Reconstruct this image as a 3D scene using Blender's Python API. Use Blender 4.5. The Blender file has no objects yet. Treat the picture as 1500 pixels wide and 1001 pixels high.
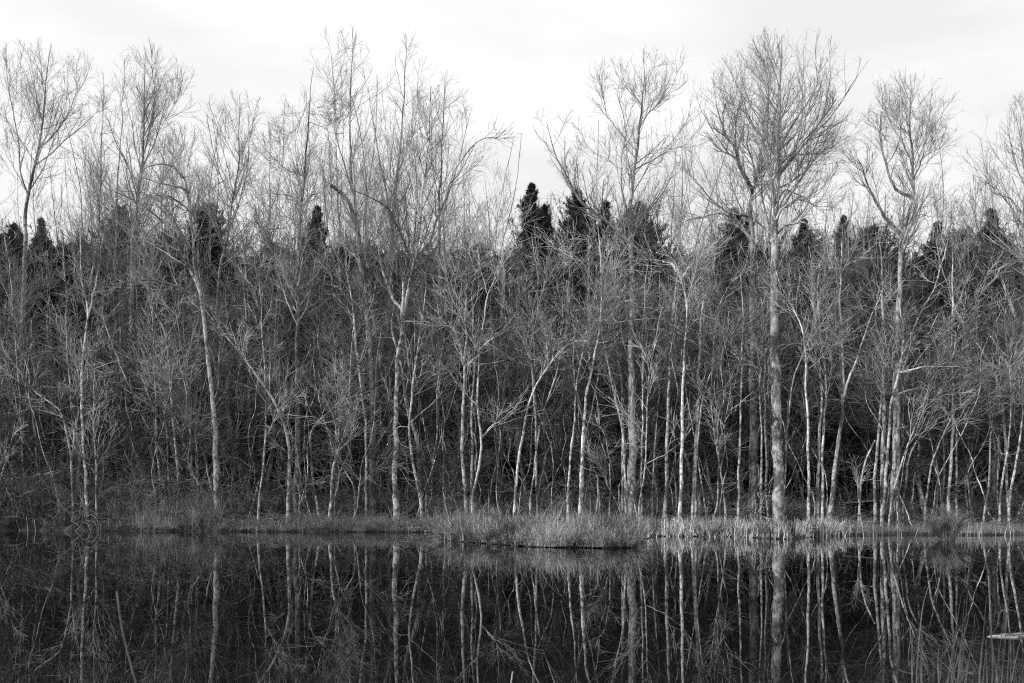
import bpy, math
import numpy as np
from mathutils import Vector
rng = np.random.default_rng(7)
S = bpy.context.scene
COL = S.collection

# ------------------------------------------------------------------ camera
F = 1500.0      # focal length in photo pixels
PCX, HOR = 750.0, 740.0
CAMZ = 1.6
cam = bpy.data.cameras.new("camera")
cam.sensor_width = 36; cam.lens = 36
cam.shift_y = (HOR - 500.5) / 1500
cam.clip_start = 0.1; cam.clip_end = 3000
cam.dof.use_dof = True; cam.dof.focus_distance = 62; cam.dof.aperture_fstop = 8
co = bpy.data.objects.new("camera", cam); COL.objects.link(co)
co.location = (0, 0, CAMZ); co.rotation_euler = (math.radians(90), 0, 0)
S.camera = co

# ------------------------------------------------------------------ light
SUN_EL, SUN_AZ = math.radians(27), math.radians(-115)   # azimuth from +Y towards +X: left, a little behind the camera
w = bpy.data.worlds.new("World"); S.world = w; w.use_nodes = True
nt = w.node_tree; N = nt.nodes; L = nt.links; N.clear()
out = N.new('ShaderNodeOutputWorld'); bg = N.new('ShaderNodeBackground')
sky = N.new('ShaderNodeTexSky'); sky.sky_type = 'NISHITA'; sky.sun_disc = False
sky.sun_elevation = SUN_EL; sky.sun_rotation = SUN_AZ
bw = N.new('ShaderNodeRGBToBW'); L.new(sky.outputs[0], bw.inputs[0])
tc = N.new('ShaderNodeTexCoord'); mp = N.new('ShaderNodeMapping')
mp.inputs['Scale'].default_value = (1.6, 1.6, 5.5); mp.inputs['Rotation'].default_value = (0.25, 0.2, 0)
L.new(tc.outputs['Generated'], mp.inputs[0])
no = N.new('ShaderNodeTexNoise'); no.inputs['Scale'].default_value = 1.7; no.inputs['Detail'].default_value = 5
no.inputs['Roughness'].default_value = 0.5
L.new(mp.outputs[0], no.inputs['Vector'])
rp = N.new('ShaderNodeMapRange'); rp.inputs[1].default_value = .40; rp.inputs[2].default_value = .60
rp.inputs[3].default_value = 9.3; rp.inputs[4].default_value = 10.9
L.new(no.outputs[0], rp.inputs[0])
mx = N.new('ShaderNodeMix'); mx.data_type = 'FLOAT'; mx.inputs[0].default_value = .93
L.new(bw.outputs[0], mx.inputs[2]); L.new(rp.outputs[0], mx.inputs[3])
L.new(mx.outputs[0], bg.inputs[0]); bg.inputs[1].default_value = 0.1
L.new(bg.outputs[0], out.inputs[0])
sl = bpy.data.lights.new("sun", 'SUN'); sl.energy = 3.6; sl.angle = math.radians(2.5); sl.color = (1, 1, 1)
so = bpy.data.objects.new("sun", sl); COL.objects.link(so)
sd = Vector((math.sin(SUN_AZ)*math.cos(SUN_EL), math.cos(SUN_AZ)*math.cos(SUN_EL), math.sin(SUN_EL)))
so.rotation_euler = sd.to_track_quat('Z', 'Y').to_euler()
S.view_settings.view_transform = 'Standard'; S.view_settings.look = 'None'
S.view_settings.exposure = 0.0; S.view_settings.gamma = 1
S.render.engine = 'CYCLES'
S.cycles.use_denoising = False; S.cycles.pixel_filter_type = 'BLACKMAN_HARRIS'; S.cycles.filter_width = 1.15
S.cycles.max_bounces = 6; S.cycles.diffuse_bounces = 3; S.cycles.glossy_bounces = 3

# ------------------------------------------------------------------ helpers
def X(px, Y): return (px - PCX) / F * Y
def Z(py, Y): return CAMZ - (py - HOR) / F * Y

def shore_y(s):
    return np.interp(s, [-900, 0, 300, 500, 615, 632, 645, 690, 740, 800, 880, 925, 938, 955, 1010, 1090, 1150, 1200, 1260, 1330, 1410, 1500, 2400],
                        [66, 64, 62, 60.5, 60, 59, 47, 43.5, 40.5, 38.5, 37.6, 38.2, 42, 52.5, 52, 50.5, 48, 52, 54, 55, 54, 55, 58])
def sst(v): v = np.clip(v, 0, 1); return v*v*(3-2*v)
def ground(x, y):
    x = np.asarray(x, float); y = np.asarray(y, float)
    yy = np.maximum(y, 5.0)
    s = x/yy*F + PCX
    d = y - shore_y(s) + .25*np.sin(x*1.7+.6*np.sin(x*.9)) + .12*np.sin(x*4.1)
    z = -0.6 + .70*sst(d/.45+.85)
    z = z + sst((y-60.5)/9)*1.05 + .06*np.sin(x*.8+y*.5)*sst(d/3)
    z = z + sst((y-95)/120)*16 + sst((y-72)/40)*1.2
    near = -0.6 + 1.0*sst((6.2 - y)/2.0)      # the bank the photographer stands on
    return np.where(y < 20, near, z)

def mesh_from(name, V, Fq):
    """V (n,3) ; Fq list of (m,k) index arrays"""
    me = bpy.data.meshes.new(name)
    V = np.ascontiguousarray(V, dtype=np.float32)
    me.vertices.add(len(V)); me.vertices.foreach_set('co', V.ravel())
    lens = np.concatenate([np.full(len(f), f.shape[1], dtype=np.int32) for f in Fq])
    idx = np.concatenate([f.ravel() for f in Fq]).astype(np.int32)
    me.loops.add(len(idx)); me.loops.foreach_set('vertex_index', idx)
    me.polygons.add(len(lens))
    st = np.zeros(len(lens), dtype=np.int32); st[1:] = np.cumsum(lens)[:-1]
    me.polygons.foreach_set('loop_start', st)
    try: me.polygons.foreach_set('loop_total', lens)
    except Exception: pass
    me.polygons.foreach_set('use_smooth', np.ones(len(lens), dtype=bool))
    me.update(calc_edges=True)
    return me

class MB:
    def __init__(s): s.V = []; s.F = []; s.n = 0
    def add(s, V, Fs):
        s.V.append(V.reshape(-1, 3))
        for f in Fs: s.F.append(f + s.n)
        s.n += len(s.V[-1])
    def tubes(s, P, R, sides, lump=0.0, cap=False):
        """P (N,K,3) R (N,K)"""
        P = np.asarray(P, float); R = np.asarray(R, float)
        if len(P) == 0: return s
        n, k, _ = P.shape
        T = np.gradient(P, axis=1); T /= np.linalg.norm(T, axis=2, keepdims=True)+1e-9
        ref = np.where(np.abs(T[:, :1, 2:3]) > .8, np.array([1., .2, 0]), np.array([0, 0, 1.]))
        ref = np.broadcast_to(ref, T.shape)
        A = np.cross(T, ref); A /= np.linalg.norm(A, axis=2, keepdims=True)+1e-9
        B = np.cross(T, A)
        an = np.arange(sides)/sides*2*np.pi + .4
        rr = np.broadcast_to(R[..., None], (n, k, sides))
        if lump: rr = rr*(1+lump*rng.standard_normal((n, k, sides)))
        V = P[:, :, None] + rr[..., None]*(A[:, :, None]*np.cos(an)[None, None, :, None] + B[:, :, None]*np.sin(an)[None, None, :, None])
        i = np.arange(n)[:, None, None]*k*sides; j = np.arange(k-1)[None, :, None]*sides; q = np.arange(sides)[None, None, :]
        q2 = (q+1) % sides
        f = np.stack([i+j+q, i+j+q2, i+j+sides+q2, i+j+sides+q], -1).reshape(-1, 4)
        fs = [f]
        if cap:
            fs.append((np.arange(n)[:, None]*k*sides + (k-1)*sides + np.arange(sides)[None]))
        s.add(V, fs); return s
    def ribbons(s, P, W, A):
        """flat blades. P (N,K,3), W (N,K) half widths, A (N,3) side direction"""
        n, k, _ = P.shape
        V = np.stack([P - A[:, None]*W[..., None], P + A[:, None]*W[..., None]], 2)
        i = np.arange(n)[:, None]*k*2; j = np.arange(k-1)[None]*2
        b = (i+j).ravel()
        s.add(V, [np.stack([b, b+1, b+3, b+2], -1)]); return s
    def box(s, c, size, rz=0, ry=0, jit=0):
        v = np.array([[x, y, z] for x in (-.5, .5) for y in (-.5, .5) for z in (-.5, .5)])*np.array(size)
        if jit: v = v + rng.normal(0, jit, v.shape)
        v = v @ np.array([[math.cos(ry), 0, math.sin(ry)], [0, 1, 0], [-math.sin(ry), 0, math.cos(ry)]]).T
        v = v @ np.array([[math.cos(rz), -math.sin(rz), 0], [math.sin(rz), math.cos(rz), 0], [0, 0, 1]]).T
        f = np.array([[0, 1, 3, 2], [4, 6, 7, 5], [0, 4, 5, 1], [2, 3, 7, 6], [0, 2, 6, 4], [1, 5, 7, 3]])
        s.add(v+np.array(c), [f]); return s
    def mesh(s, name): return mesh_from(name, np.concatenate(s.V), s.F)
    def build(s, name, mat, parent=None, smooth=True):
        me = s.mesh(name)
        if not smooth: me.polygons.foreach_set('use_smooth', np.zeros(len(me.polygons), dtype=bool))
        me.materials.append(mat)
        o = bpy.data.objects.new(name, me); COL.objects.link(o)
        if parent is not None: o.parent = parent
        return o

def tag(o, label=None, cat=None, group=None, kind=None):
    if label: o['label'] = label
    if cat: o['category'] = cat
    if group: o['group'] = group
    if kind: o['kind'] = kind
    return o
def empty(name, loc, label, cat, group=None):
    o = bpy.data.objects.new(name, None); COL.objects.link(o); o.location = loc; o.empty_display_size = .3
    return tag(o, label, cat, group)
def dup(root, loc, rz=0, sc=(1, 1, 1), label=None, group=None, tilt=(0, 0)):
    r = root.copy(); COL.objects.link(r); r.location = loc
    r.rotation_euler = (tilt[0], tilt[1], rz); r.scale = sc
    if label: r['label'] = label
    if group: r['group'] = group
    for ch in list(root.children):
        c = ch.copy(); COL.objects.link(c); c.parent = r
    return r

# ------------------------------------------------------------------ materials
def mat_bark(name, lo, hi, scale=5.5, stretch=.7, blotch=.8, rough=.85, p0=.4, p1=.62):
    m = bpy.data.materials.new(name); m.use_nodes = True
    nt = m.node_tree; N = nt.nodes; L = nt.links
    b = N['Principled BSDF']; b.inputs['Roughness'].default_value = rough
    b.inputs['Specular IOR Level'].default_value = .2
    tc = N.new('ShaderNodeTexCoord'); mp = N.new('ShaderNodeMapping'); mp.inputs['Scale'].default_value = (1, 1, stretch)
    L.new(tc.outputs['Object'], mp.inputs[0])
    oi = N.new('ShaderNodeObjectInfo')
    a = N.new('ShaderNodeTexNoise'); a.inputs['Scale'].default_value = scale; a.inputs['Detail'].default_value = 4; a.inputs['Roughness'].default_value = .65
    c = N.new('ShaderNodeTexNoise'); c.inputs['Scale'].default_value = scale*.16; c.inputs['Detail'].default_value = 2
    L.new(mp.outputs[0], a.inputs['Vector']); L.new(mp.outputs[0], c.inputs['Vector'])
    ad = N.new('ShaderNodeMath'); ad.operation = 'MULTIPLY_ADD'; ad.inputs[1].default_value = blotch
    L.new(c.outputs[0], ad.inputs[0]); L.new(a.outputs[0], ad.inputs[2])
    r = N.new('ShaderNodeMapRange'); r.inputs[1].default_value = p0 + .5*blotch; r.inputs[2].default_value = p1 + .5*blotch
    r.inputs[3].default_value = lo; r.inputs[4].default_value = hi
    L.new(ad.outputs[0], r.inputs[0])
    v = N.new('ShaderNodeMapRange'); v.inputs[3].default_value = .75; v.inputs[4].default_value = 1.2
    L.new(oi.outputs['Random'], v.inputs[0])
    mu = N.new('ShaderNodeMath'); mu.operation = 'MULTIPLY'; L.new(r.outputs[0], mu.inputs[0]); L.new(v.outputs[0], mu.inputs[1])
    L.new(mu.outputs[0], b.inputs['Base Color'])
    bp = N.new('ShaderNodeBump'); bp.inputs['Strength'].default_value = .5; bp.inputs['Distance'].default_value = .03
    L.new(a.outputs[0], bp.inputs['Height']); L.new(bp.outputs[0], b.inputs['Normal'])
    return m
M_PALE = mat_bark('pale_bark', .09, .56)
M_WHITE = mat_bark('white_bark', .13, .76)
M_BIG = mat_bark('lichen_bark', .10, .56, scale=4)
M_MID = mat_bark('grey_bark', .09, .40)
M_DARK = mat_bark('dark_bark', .05, .22)
M_TWIG = mat_bark('pale_twig_bark', .20, .66, scale=3)
M_TWIGM = mat_bark('grey_twig_bark', .065, .26, scale=3)
M_TWIGT = mat_bark('treetop_twig_bark', .18, .46, scale=3)
M_SHRUB = mat_bark('shrub_twigs', .08, .30, scale=4)
M_NEEDLE = mat_bark('evergreen_foliage', .018, .085, scale=3.5, stretch=1, rough=.7)
M_GRASS = mat_bark('dry_marsh_grass', .06, .44, scale=2.2, stretch=1)
M_GRASSD = mat_bark('brown_bank_grass', .08, .30, scale=1.5, stretch=1)
M_REEDN = mat_bark('near_reed', .10, .30, scale=6)
M_REEDS = mat_bark('dead_cattail', .09, .68, scale=2.5)
M_REED = mat_bark('dead_reed', .26, .62, scale=3)
M_SOIL = mat_bark('leaf_litter', .012, .05, scale=4, stretch=1)
M_WOOD = mat_bark('weathered_board', .07, .34, scale=7, stretch=1, p0=.45, p1=.55)
M_PLANK = mat_bark('old_plank', .22, .50, scale=6)
M_BLACK = mat_bark('rotten_wood', .02, .07, scale=5)
M_STEM = mat_bark('near_stem', .04, .11, scale=12)
wm = bpy.data.materials.new('pond_water'); wm.use_nodes = True
b = wm.node_tree.nodes['Principled BSDF']
b.inputs['Base Color'].default_value = (.004, .004, .004, 1); b.inputs['Roughness'].default_value = 0.0
b.inputs['IOR'].default_value = 1.33; b.inputs['Specular IOR Level'].default_value = .23
_n = wm.node_tree.nodes.new('ShaderNodeTexNoise'); _n.inputs['Scale'].default_value = .9; _n.inputs['Detail'].default_value = 2
_t = wm.node_tree.nodes.new('ShaderNodeTexCoord'); wm.node_tree.links.new(_t.outputs['Object'], _n.inputs['Vector'])
_b = wm.node_tree.nodes.new('ShaderNodeBump'); _b.inputs['Strength'].default_value = .02; _b.inputs['Distance'].default_value = .02
wm.node_tree.links.new(_n.outputs[0], _b.inputs['Height']); wm.node_tree.links.new(_b.outputs[0], b.inputs['Normal'])

# ------------------------------------------------------------------ ground and water
ys = np.concatenate([np.linspace(-60, 4, 12), np.linspace(4.5, 34, 16), np.arange(35, 76, .4), np.linspace(77, 220, 60), np.linspace(240, 1500, 14)])
xs = np.concatenate([np.linspace(-1200, -90, 14), np.arange(-60, 60, .5), np.linspace(62, 90, 10), np.linspace(120, 1200, 14)])
gx, gy = np.meshgrid(xs, ys)
gz = ground(gx, gy)
nx, ny = len(xs), len(ys)
ii = (np.arange(ny-1)[:, None]*nx + np.arange(nx-1)[None]).ravel()
me = mesh_from('forest_floor', np.stack([gx, gy, gz], -1).reshape(-1, 3), [np.stack([ii, ii+1, ii+nx+1, ii+nx], -1)])
me.materials.append(M_SOIL)
o = bpy.data.objects.new('ground', me); COL.objects.link(o); tag(o, kind='structure')
me = mesh_from('pond', np.array([[-1200, -60, 0], [1200, -60, 0], [1200, 75, 0], [-1200, 75, 0.]]), [np.array([[0, 1, 2, 3]])])
me.materials.append(wm)
o = bpy.data.objects.new('water', me); COL.objects.link(o); tag(o, kind='structure')

# ------------------------------------------------------------------ branch growth
def unit(v): return v/(np.linalg.norm(v, axis=-1, keepdims=True)+1e-9)
def sprout(P, R, m, tmin, tmax, ang, angj, lenf, K, wig, trop, rs, rmin, rtip=.35, bias=None, flat=0, cap=None):
    """M children on the branches P (N,K0,3) with radii R: returns their points and radii"""
    n, k0, _ = P.shape
    seg = np.linalg.norm(np.diff(P, axis=1), axis=2); PL = seg.sum(1)
    pr = PL/PL.sum(); who = rng.choice(n, m, p=pr)
    t = tmin + (tmax-tmin)*rng.random(m)
    f = t*(k0-1); i = np.minimum(f.astype(int), k0-2); fr = (f-i)[:, None]
    p = P[who, i]*(1-fr) + P[who, i+1]*fr
    r = R[who, i]*(1-fr[:, 0]) + R[who, i+1]*fr[:, 0]
    T = unit(P[who, i+1]-P[who, i])
    v = rng.standard_normal((m, 3)); 
    if flat: v[:, 2] *= (1-flat)
    v = unit(v - (v*T).sum(1, keepdims=True)*T)
    a = np.radians(ang + angj*rng.standard_normal(m))[:, None]
    d = unit(np.cos(a)*T + np.sin(a)*v)
    if bias is not None: d = unit(d + bias)
    Ln = lenf(PL[who], t)*(.55+.9*rng.random(m))
    if cap is not None:      # crowns keep a rounded top
        q = np.hypot(p[:, 0]-cap[0]+d[:, 0]*Ln*.6, p[:, 1]-cap[1]+d[:, 1]*Ln*.6)
        Ln = np.minimum(Ln, np.maximum(.25, (cap[2]-cap[3]*q*q-p[:, 2])/.9+.15*rng.random(m)))
    st = (Ln/(K-1))[:, None]
    out = [p]
    for q in range(K-1):
        d = unit(d + wig*rng.standard_normal((m, 3)) + np.array([0, 0, trop]))
        p = p + d*st; out.append(p)
    C = np.stack(out, 1)
    r0 = np.maximum(r*rs*np.clip(.6+.5*rng.random(m), 0, 1), rmin*1.2)
    u = np.linspace(0, 1, K)[None]
    CR = np.maximum(r0[:, None]*(1-(1-rtip)*u), rmin)
    return C, CR

def resample(pts, k, noise=0.0, smooth=1):
    pts = np.asarray(pts, float)
    s = np.concatenate([[0], np.cumsum(np.linalg.norm(np.diff(pts, axis=0), axis=1))])
    u = np.linspace(0, s[-1], k)
    o = np.stack([np.interp(u, s, pts[:, c]) for c in range(3)], 1)
    for _ in range(smooth):
        o[1:-1] = .25*o[:-2]+.5*o[1:-1]+.25*o[2:]
    if noise:
        nn = rng.standard_normal((k, 3)); nn[1:-1] = (nn[:-2]+nn[1:-1]+nn[2:])/1.7; nn[0] *= 0; nn[:, 2] *= .2
        o += nn*noise
    return o, s[-1]

def build_crown(mb, P, R, style, t0, Lm, dens):
    """P,R: list of trunk + limbs (each (K,3),(K)). Adds branches of three orders to mb."""
    TP, TR = P[0][None], R[0][None]
    if style == 'tall':
        top = P[0][-1]; cap = (top[0], top[1], max(q[:, 2].max() for q in P), .10); cap3 = (cap[0], cap[1], cap[2]+.35, .09)
        aa = rng.uniform(34, 44); tp = rng.uniform(.035, .075)
        C1, R1 = sprout(TP, TR, int(34*dens), t0, .97, aa, 10,
                        lambda pl, t: Lm*(.2+.95*np.clip(1-(t-t0)/(1-t0), 0, 1)**.75), 12, .07, tp, .5, .012, rtip=.45, cap=cap)
        if len(P) > 1:
            LP, LR = np.stack(P[1:]), np.stack(R[1:])
            c, r = sprout(LP, LR, int(11*dens*len(LP)), .15, .98, 36, 12, lambda pl, t: Lm*.78*(1-.5*t), 12, .08, tp*1.6, .6, .012, rtip=.45, cap=cap)
            C1 = np.concatenate([C1, c]); R1 = np.concatenate([R1, r])
        C2, R2 = sprout(C1, R1, int(len(C1)*6.5), .12, 1, 36, 12, lambda pl, t: .42*pl*(1-.55*t)+.35, 8, .09, .05, .55, .0075, rtip=.55, cap=cap)
        C3, R3 = sprout(C2, R2, int(len(C2)*3.3), .15, 1, 40, 14, lambda pl, t: .42*pl*(1-.4*t)+.2, 4, .14, .04, .6, .005, rtip=.7, cap=cap3)
        mb.tubes(C1, R1, 4); mb.tubes(C2, R2, 3); mb.tubes(C3, R3, 3)
    else:
        hz = style == 'spray'; wig = .085
        C1, R1 = sprout(TP, TR, int((12 if hz else 11)*dens), t0, .99, 62 if hz else 36, 14,
                        lambda pl, t: Lm*(1.15 if hz else 1.4)*(.4+.6*np.clip(1-(t-t0)/(1-t0), 0, 1)), 16, wig, .02 if hz else .055, .5, .014 if hz else .0145)
        if len(P) > 1:
            LP, LR = np.stack(P[1:]), np.stack(R[1:])
            c, r = sprout(LP, LR, int(4.5*dens*len(LP)), .2, .99, 40, 14, lambda pl, t: Lm*1.05*(1-.3*t), 16, wig, .05, .5, .0135)
            C1 = np.concatenate([C1, c]); R1 = np.concatenate([R1, r])
        C2, R2 = sprout(C1, R1, int(len(C1)*5), .1, 1, 36, 14, lambda pl, t: .5*pl*(1-.5*t)+.35, 10, wig*1.1, .025, .55, .010, flat=.3)
        C3, R3 = sprout(C2, R2, int(len(C2)*(2.1 if hz else 2.3)), .1, 1, 38, 14, lambda pl, t: .5*pl*(1-.4*t)+.25, 5, wig*1.2, .02, .6, .0075, flat=.3)
        mb.tubes(C1, R1, 4); mb.tubes(C2, R2, 3); mb.tubes(C3, R3, 3)
    return mb

def trunk_radius(k, r0, rt, pw=1.0):
    u = np.linspace(0, 1, k)
    return (r0-rt)*(1-u)**pw + rt + r0*.22*np.exp(-u*k/2.2)

def traced_tree(name, label, cat, group, Y, wpx, mat, tw, trunk, limbs=(), style='mid', t0=.35, Lm=2.6, dens=1.0, top_r=.012, snag=False, lean=0.0, crown=True):
    """a tree measured from the photograph; Y is its distance in metres, wpx the trunk's apparent width"""
    b0 = trunk[0][0]
    if Y < 68: Y = Y - float(np.interp(b0, [-10, 600, 650, 930, 960, 1600], [1.0, 1.2, 2.5, 3.0, 3.6, 3.8]))*(0 if Y < 60 else 1)
    pts = [(X(px, Y), 0.0, Z(py, Y)) for px, py in trunk]
    bx = pts[0][0]; gzb = float(ground(bx, Y))
    if pts[0][2] > gzb - .1: pts = [(bx + (pts[0][0]-pts[1][0])*.1, 0.0, gzb-.25)] + pts
    else: pts[0] = (bx, 0.0, gzb-.25)
    dl = rng.normal(0, .03) + lean
    pts = np.array(pts); z0 = pts[0, 2]
    pts[:, 1] = (pts[:, 2]-z0)*dl
    H = pts[:, 2].max() - z0
    K = int(np.clip(H*2.2, 22, 60))
    base = np.array([pts[0, 0], Y, z0])
    loc = pts - np.array([pts[0, 0], 0, z0])
    TP, TL = resample(loc, K, noise=.012 + .0008*H)
    r0 = wpx/F*Y/2
    TR = trunk_radius(K, r0*(1.05 if style == 'tall' else .68), (r0*.5 if snag else top_r), (.72 if mat is M_BIG else .9) if style == 'tall' else .8)
    TR = TR*(1+.02*rng.standard_normal(K))
    root = empty(name, base, label, cat, group)
    mb = MB(); mb.tubes(TP[None], TR[None], 10, lump=.04, cap=True)
    mb.build('trunk', mat, root)
    allP, allR = [TP], [TR]
    for lm in limbs:
        lw = None; lmat = mat
        if isinstance(lm, tuple): lm, lw, *mm = lm; lmat = mm[0] if mm else mat
        a = np.array([(X(px, Y)-base[0], 0, Z(py, Y)-z0) for px, py in lm])
        dist = np.hypot(TP[:, 0]-a[0, 0], TP[:, 2]-a[0, 2])
        for AP, AR in zip(allP, allR):
            pass
        best = min(range(len(allP)), key=lambda q: np.hypot(allP[q][:, 0]-a[0, 0], allP[q][:, 2]-a[0, 2]).min())
        BP, BR = allP[best], allR[best]
        i = int(np.hypot(BP[:, 0]-a[0, 0], BP[:, 2]-a[0, 2]).argmin())
        a[0] = BP[i]
        s = np.concatenate([[0], np.cumsum(np.hypot(np.diff(a[:, 0]), np.diff(a[:, 2])))])
        a[:, 1] = BP[i, 1] + s*rng.normal(0, .28) if len(a) > 1 else 0
        a[0] = BP[i]
        LPt, LL = resample(a, 22, noise=.03)
        rl = lw/F*Y/2 if lw else BR[i]*.55
        rl = min(rl, max(BR[i], r0*.5)*.95)
        LR = (rl-.012)*(1-np.linspace(0, 1, 22))**.9+.012
        MB().tubes(LPt[None], LR[None], 8, lump=.04, cap=True).build('limb', lmat, root)
        # for branch growth use the trunk's sample count
        q = np.linspace(0, 21, K); 
        LK = np.stack([np.interp(q, np.arange(22), LPt[:, c]) for c in range(3)], 1)
        allP.append(LK); allR.append(np.interp(q, np.arange(22), LR))
    if crown:
        mb = MB(); build_crown(mb, allP, allR, style, t0, Lm, dens)
        mb.build('crown', tw, root)
    return root

CAN = 'tall bare trees rising above the evergreens'
MID = 'bare understory trees along the far bank'
TT = 'tall_bare_tree'
def tall(label, Y, w, trunk, limbs=(), t0=.5, Lm=5, dens=1.0, mat=None, tw=None, **k):
    return traced_tree(TT, label, 'tree', CAN, Y, w, mat or M_MID, tw or M_TWIGT, trunk, limbs, 'tall', t0, Lm, dens, **k)
def mid(label, Y, w, trunk, limbs=(), t0=.38, Lm=2.6, dens=1.0, mat=None, tw=None, name='bare_tree', **k):
    if mat is None and ('white' in label.split() or 'bright' in label or 'clean' in label): mat = M_WHITE; w = w*1.12
    (xa, ya), (xb, yb) = trunk[-2:]
    if ya-yb > abs(xb-xa) and yb < 620 and yb > 345 and not k.get('snag'):      # the thin leader goes on above the last point measured
        g = (xb-xa)/(ya-yb); e = rng.uniform(45, 85)
        trunk = trunk + [(xb+g*e*.4, yb-e*.5), (xb+g*e*.6+rng.uniform(-6, 6), yb-e)]
    return traced_tree(name, label, 'tree', MID, Y, w, mat or M_PALE, tw or M_TWIG, trunk, limbs, 'mid', t0, Lm, dens, **k)

# ------------------------------------------------------------------ the tall trees, left to right
tall('tall tree at the far left edge, trunk forking low into two spreading arms', 72, 11,
     [(30, 745), (32, 500), (36, 380), (38, 300), (42, 284), (58, 215), (66, 150), (74, 66)],
     [[(41, 284), (30, 250), (32, 215), (22, 150), (18, 95)], [(36, 228), (18, 195), (5, 160)], [(58, 218), (85, 195), (108, 160), (118, 120)], [(41, 284), (20, 240), (8, 215)]], t0=.66, Lm=4.6)
tall('slim tall bare pole just right of the two-armed tree at the edge', 76, 5,
     [(112, 745), (116, 520), (128, 420), (138, 330), (141, 200), (141, 95)], [[(139, 280), (118, 230), (100, 215)]], t0=.5, Lm=3.2, dens=.8)
tall('slim tall pole close beside the straight grey trunk with the rounded crown', 78, 5,
     [(160, 745), (160, 520), (163, 400), (165, 260), (170, 160), (173, 74)], t0=.45, Lm=3.4, dens=.8)
tall('straight grey trunk with a full rounded crown, left of the arching tree', 74, 10,
     [(185, 745), (187, 600), (192, 450), (191, 350), (200, 290), (207, 222), (208, 150), (209, 72)],
     [[(206, 230), (217, 200), (230, 165), (231, 70)], [(207, 225), (196, 190), (190, 130)], [(218, 200), (245, 180), (270, 145)], [(193, 350), (175, 330), (150, 260)]], t0=.55, Lm=4.8, dens=1.2)
tall('large tree whose dark limbs arch over to the left like ribs', 64.6, 8.5,
     [(319, 770), (316, 640), (308, 530), (300, 470), (294, 425), (288, 395), (285, 340), (276, 276), (262, 240), (245, 215)],
     [([(294, 428), (280, 394), (256, 380), (216, 354)], 6, M_PALE), ([(297, 440), (264, 420), (224, 410), (190, 410), (156, 424)], 6, M_DARK),
      ([(287, 392), (275, 385), (256, 342), (224, 312), (200, 300), (176, 290)], 7, M_DARK), ([(278, 284), (268, 276), (248, 270), (224, 262), (200, 252)], 6.5, M_DARK), ([(270, 262), (256, 246), (236, 240), (214, 244), (196, 256)], 4, M_DARK), ([(282, 375), (262, 330), (236, 296), (205, 284), (180, 286)], 5, M_DARK),  # dark bark puts the under-lit shade of the arching limbs into colour
      ([(286, 345), (280, 310), (250, 290), (205, 300)], 5, M_DARK), [(284, 330), (292, 290), (310, 262), (330, 250)], [(276, 276), (282, 230), (290, 190)]],
     t0=.72, Lm=3.4, mat=M_MID, dens=.7)
tall('narrow tall tree right of the arching tree, splitting into three upright leaders', 71, 8,
     [(316, 745), (317, 540), (320, 430), (328, 378), (338, 330), (344, 288), (352, 240), (353, 190), (353, 142)],
     [[(336, 345), (352, 300), (363, 262), (368, 208), (378, 170)], [(345, 286), (334, 240), (324, 200), (312, 158)]], t0=.58, Lm=3.8)
tall('thick stem leaning up to the left from the bank across the arching tree', 64.2, 6,
     [(422, 750), (423, 660), (412, 612), (395, 580), (374, 550), (340, 506), (304, 460), (280, 430)],
     [[(374, 552), (380, 520), (392, 492)], [(412, 612), (430, 570), (444, 540)]], t0=.5, Lm=2.4, mat=M_MID, tw=M_TWIG, dens=.3)
tall('dark shaggy straight trunk topped by a sparse crooked crown, standing alone against the sky', 65.7, 9,
     [(436, 745), (435, 530), (437, 450), (438, 360), (443, 290), (448, 235), (450, 195), (455, 150), (460, 102)],
     [[(455, 150), (430, 185), (400, 200)], [(446, 262), (420, 250), (385, 215)], [(443, 300), (425, 285), (398, 280)], [(443, 305), (462, 286), (475, 300)], [(455, 148), (468, 165), (490, 200)], [(452, 180), (480, 190)]],
     t0=.42, Lm=3.2, dens=1.0, mat=M_DARK)
tall('tall pole with the highest thin tip, between shaggy trunk and white forked tree', 73, 9,
     [(553, 745), (554, 600), (552, 510), (543, 462), (532, 405), (522, 320), (516, 250), (518, 160), (526, 60)], [[(518, 300), (500, 220), (497, 105)]], t0=.5, Lm=4.0)
tall('dead stem curving over to a snapped dark tip that points left, above the evergreens', 66, 10,
     [(545, 745), (546, 560), (540, 480), (529, 400), (527, 370), (519, 325), (512, 296), (498, 277), (480, 264)], t0=.6, Lm=1.2, dens=.5, snag=True, mat=M_DARK)
tall('slim pole with two upright tips just left of the snapped curving stem', 77, 5,
     [(500, 745), (500, 500), (495, 350), (488, 220), (484, 122)], [[(493, 330), (503, 200), (500, 100)]], t0=.5, Lm=3)
tall('bright white trunk that forks low, its twin pale stems running close side by side', 64.7, 8.5,
     [(580, 752), (579, 670), (581, 550), (587, 482), (594, 440), (600, 405), (607, 380), (611, 350), (615, 318), (619, 262), (628, 190), (630, 120)],
     [([(588, 475), (591, 430), (595, 402), (600, 380), (602, 358), (598, 325), (590, 250)], 7), ([(592, 456), (575, 438), (561, 402), (555, 355), (548, 320)], 6),
      ([(604, 375), (575, 316), (546, 300), (520, 292)], 4, M_DARK), ([(610, 372), (631, 350), (651, 300), (663, 258), (690, 226), (707, 212), (725, 212), (741, 222)], 5.5, M_MID),
      [(614, 366), (640, 362), (665, 345)]], t0=.5, Lm=3.8, mat=M_PALE, tw=M_TWIGM, dens=1.0)
tall('tall straight pole behind the white forked tree, with the central peak of its crown', 75, 8,
     [(572, 745), (572, 560), (573, 400), (580, 300), (590, 200), (596, 130), (597, 62)], [[(578, 330), (560, 250), (548, 150)], [(584, 260), (608, 190), (612, 110)]], t0=.5, Lm=4.0, dens=1.1)
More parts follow.
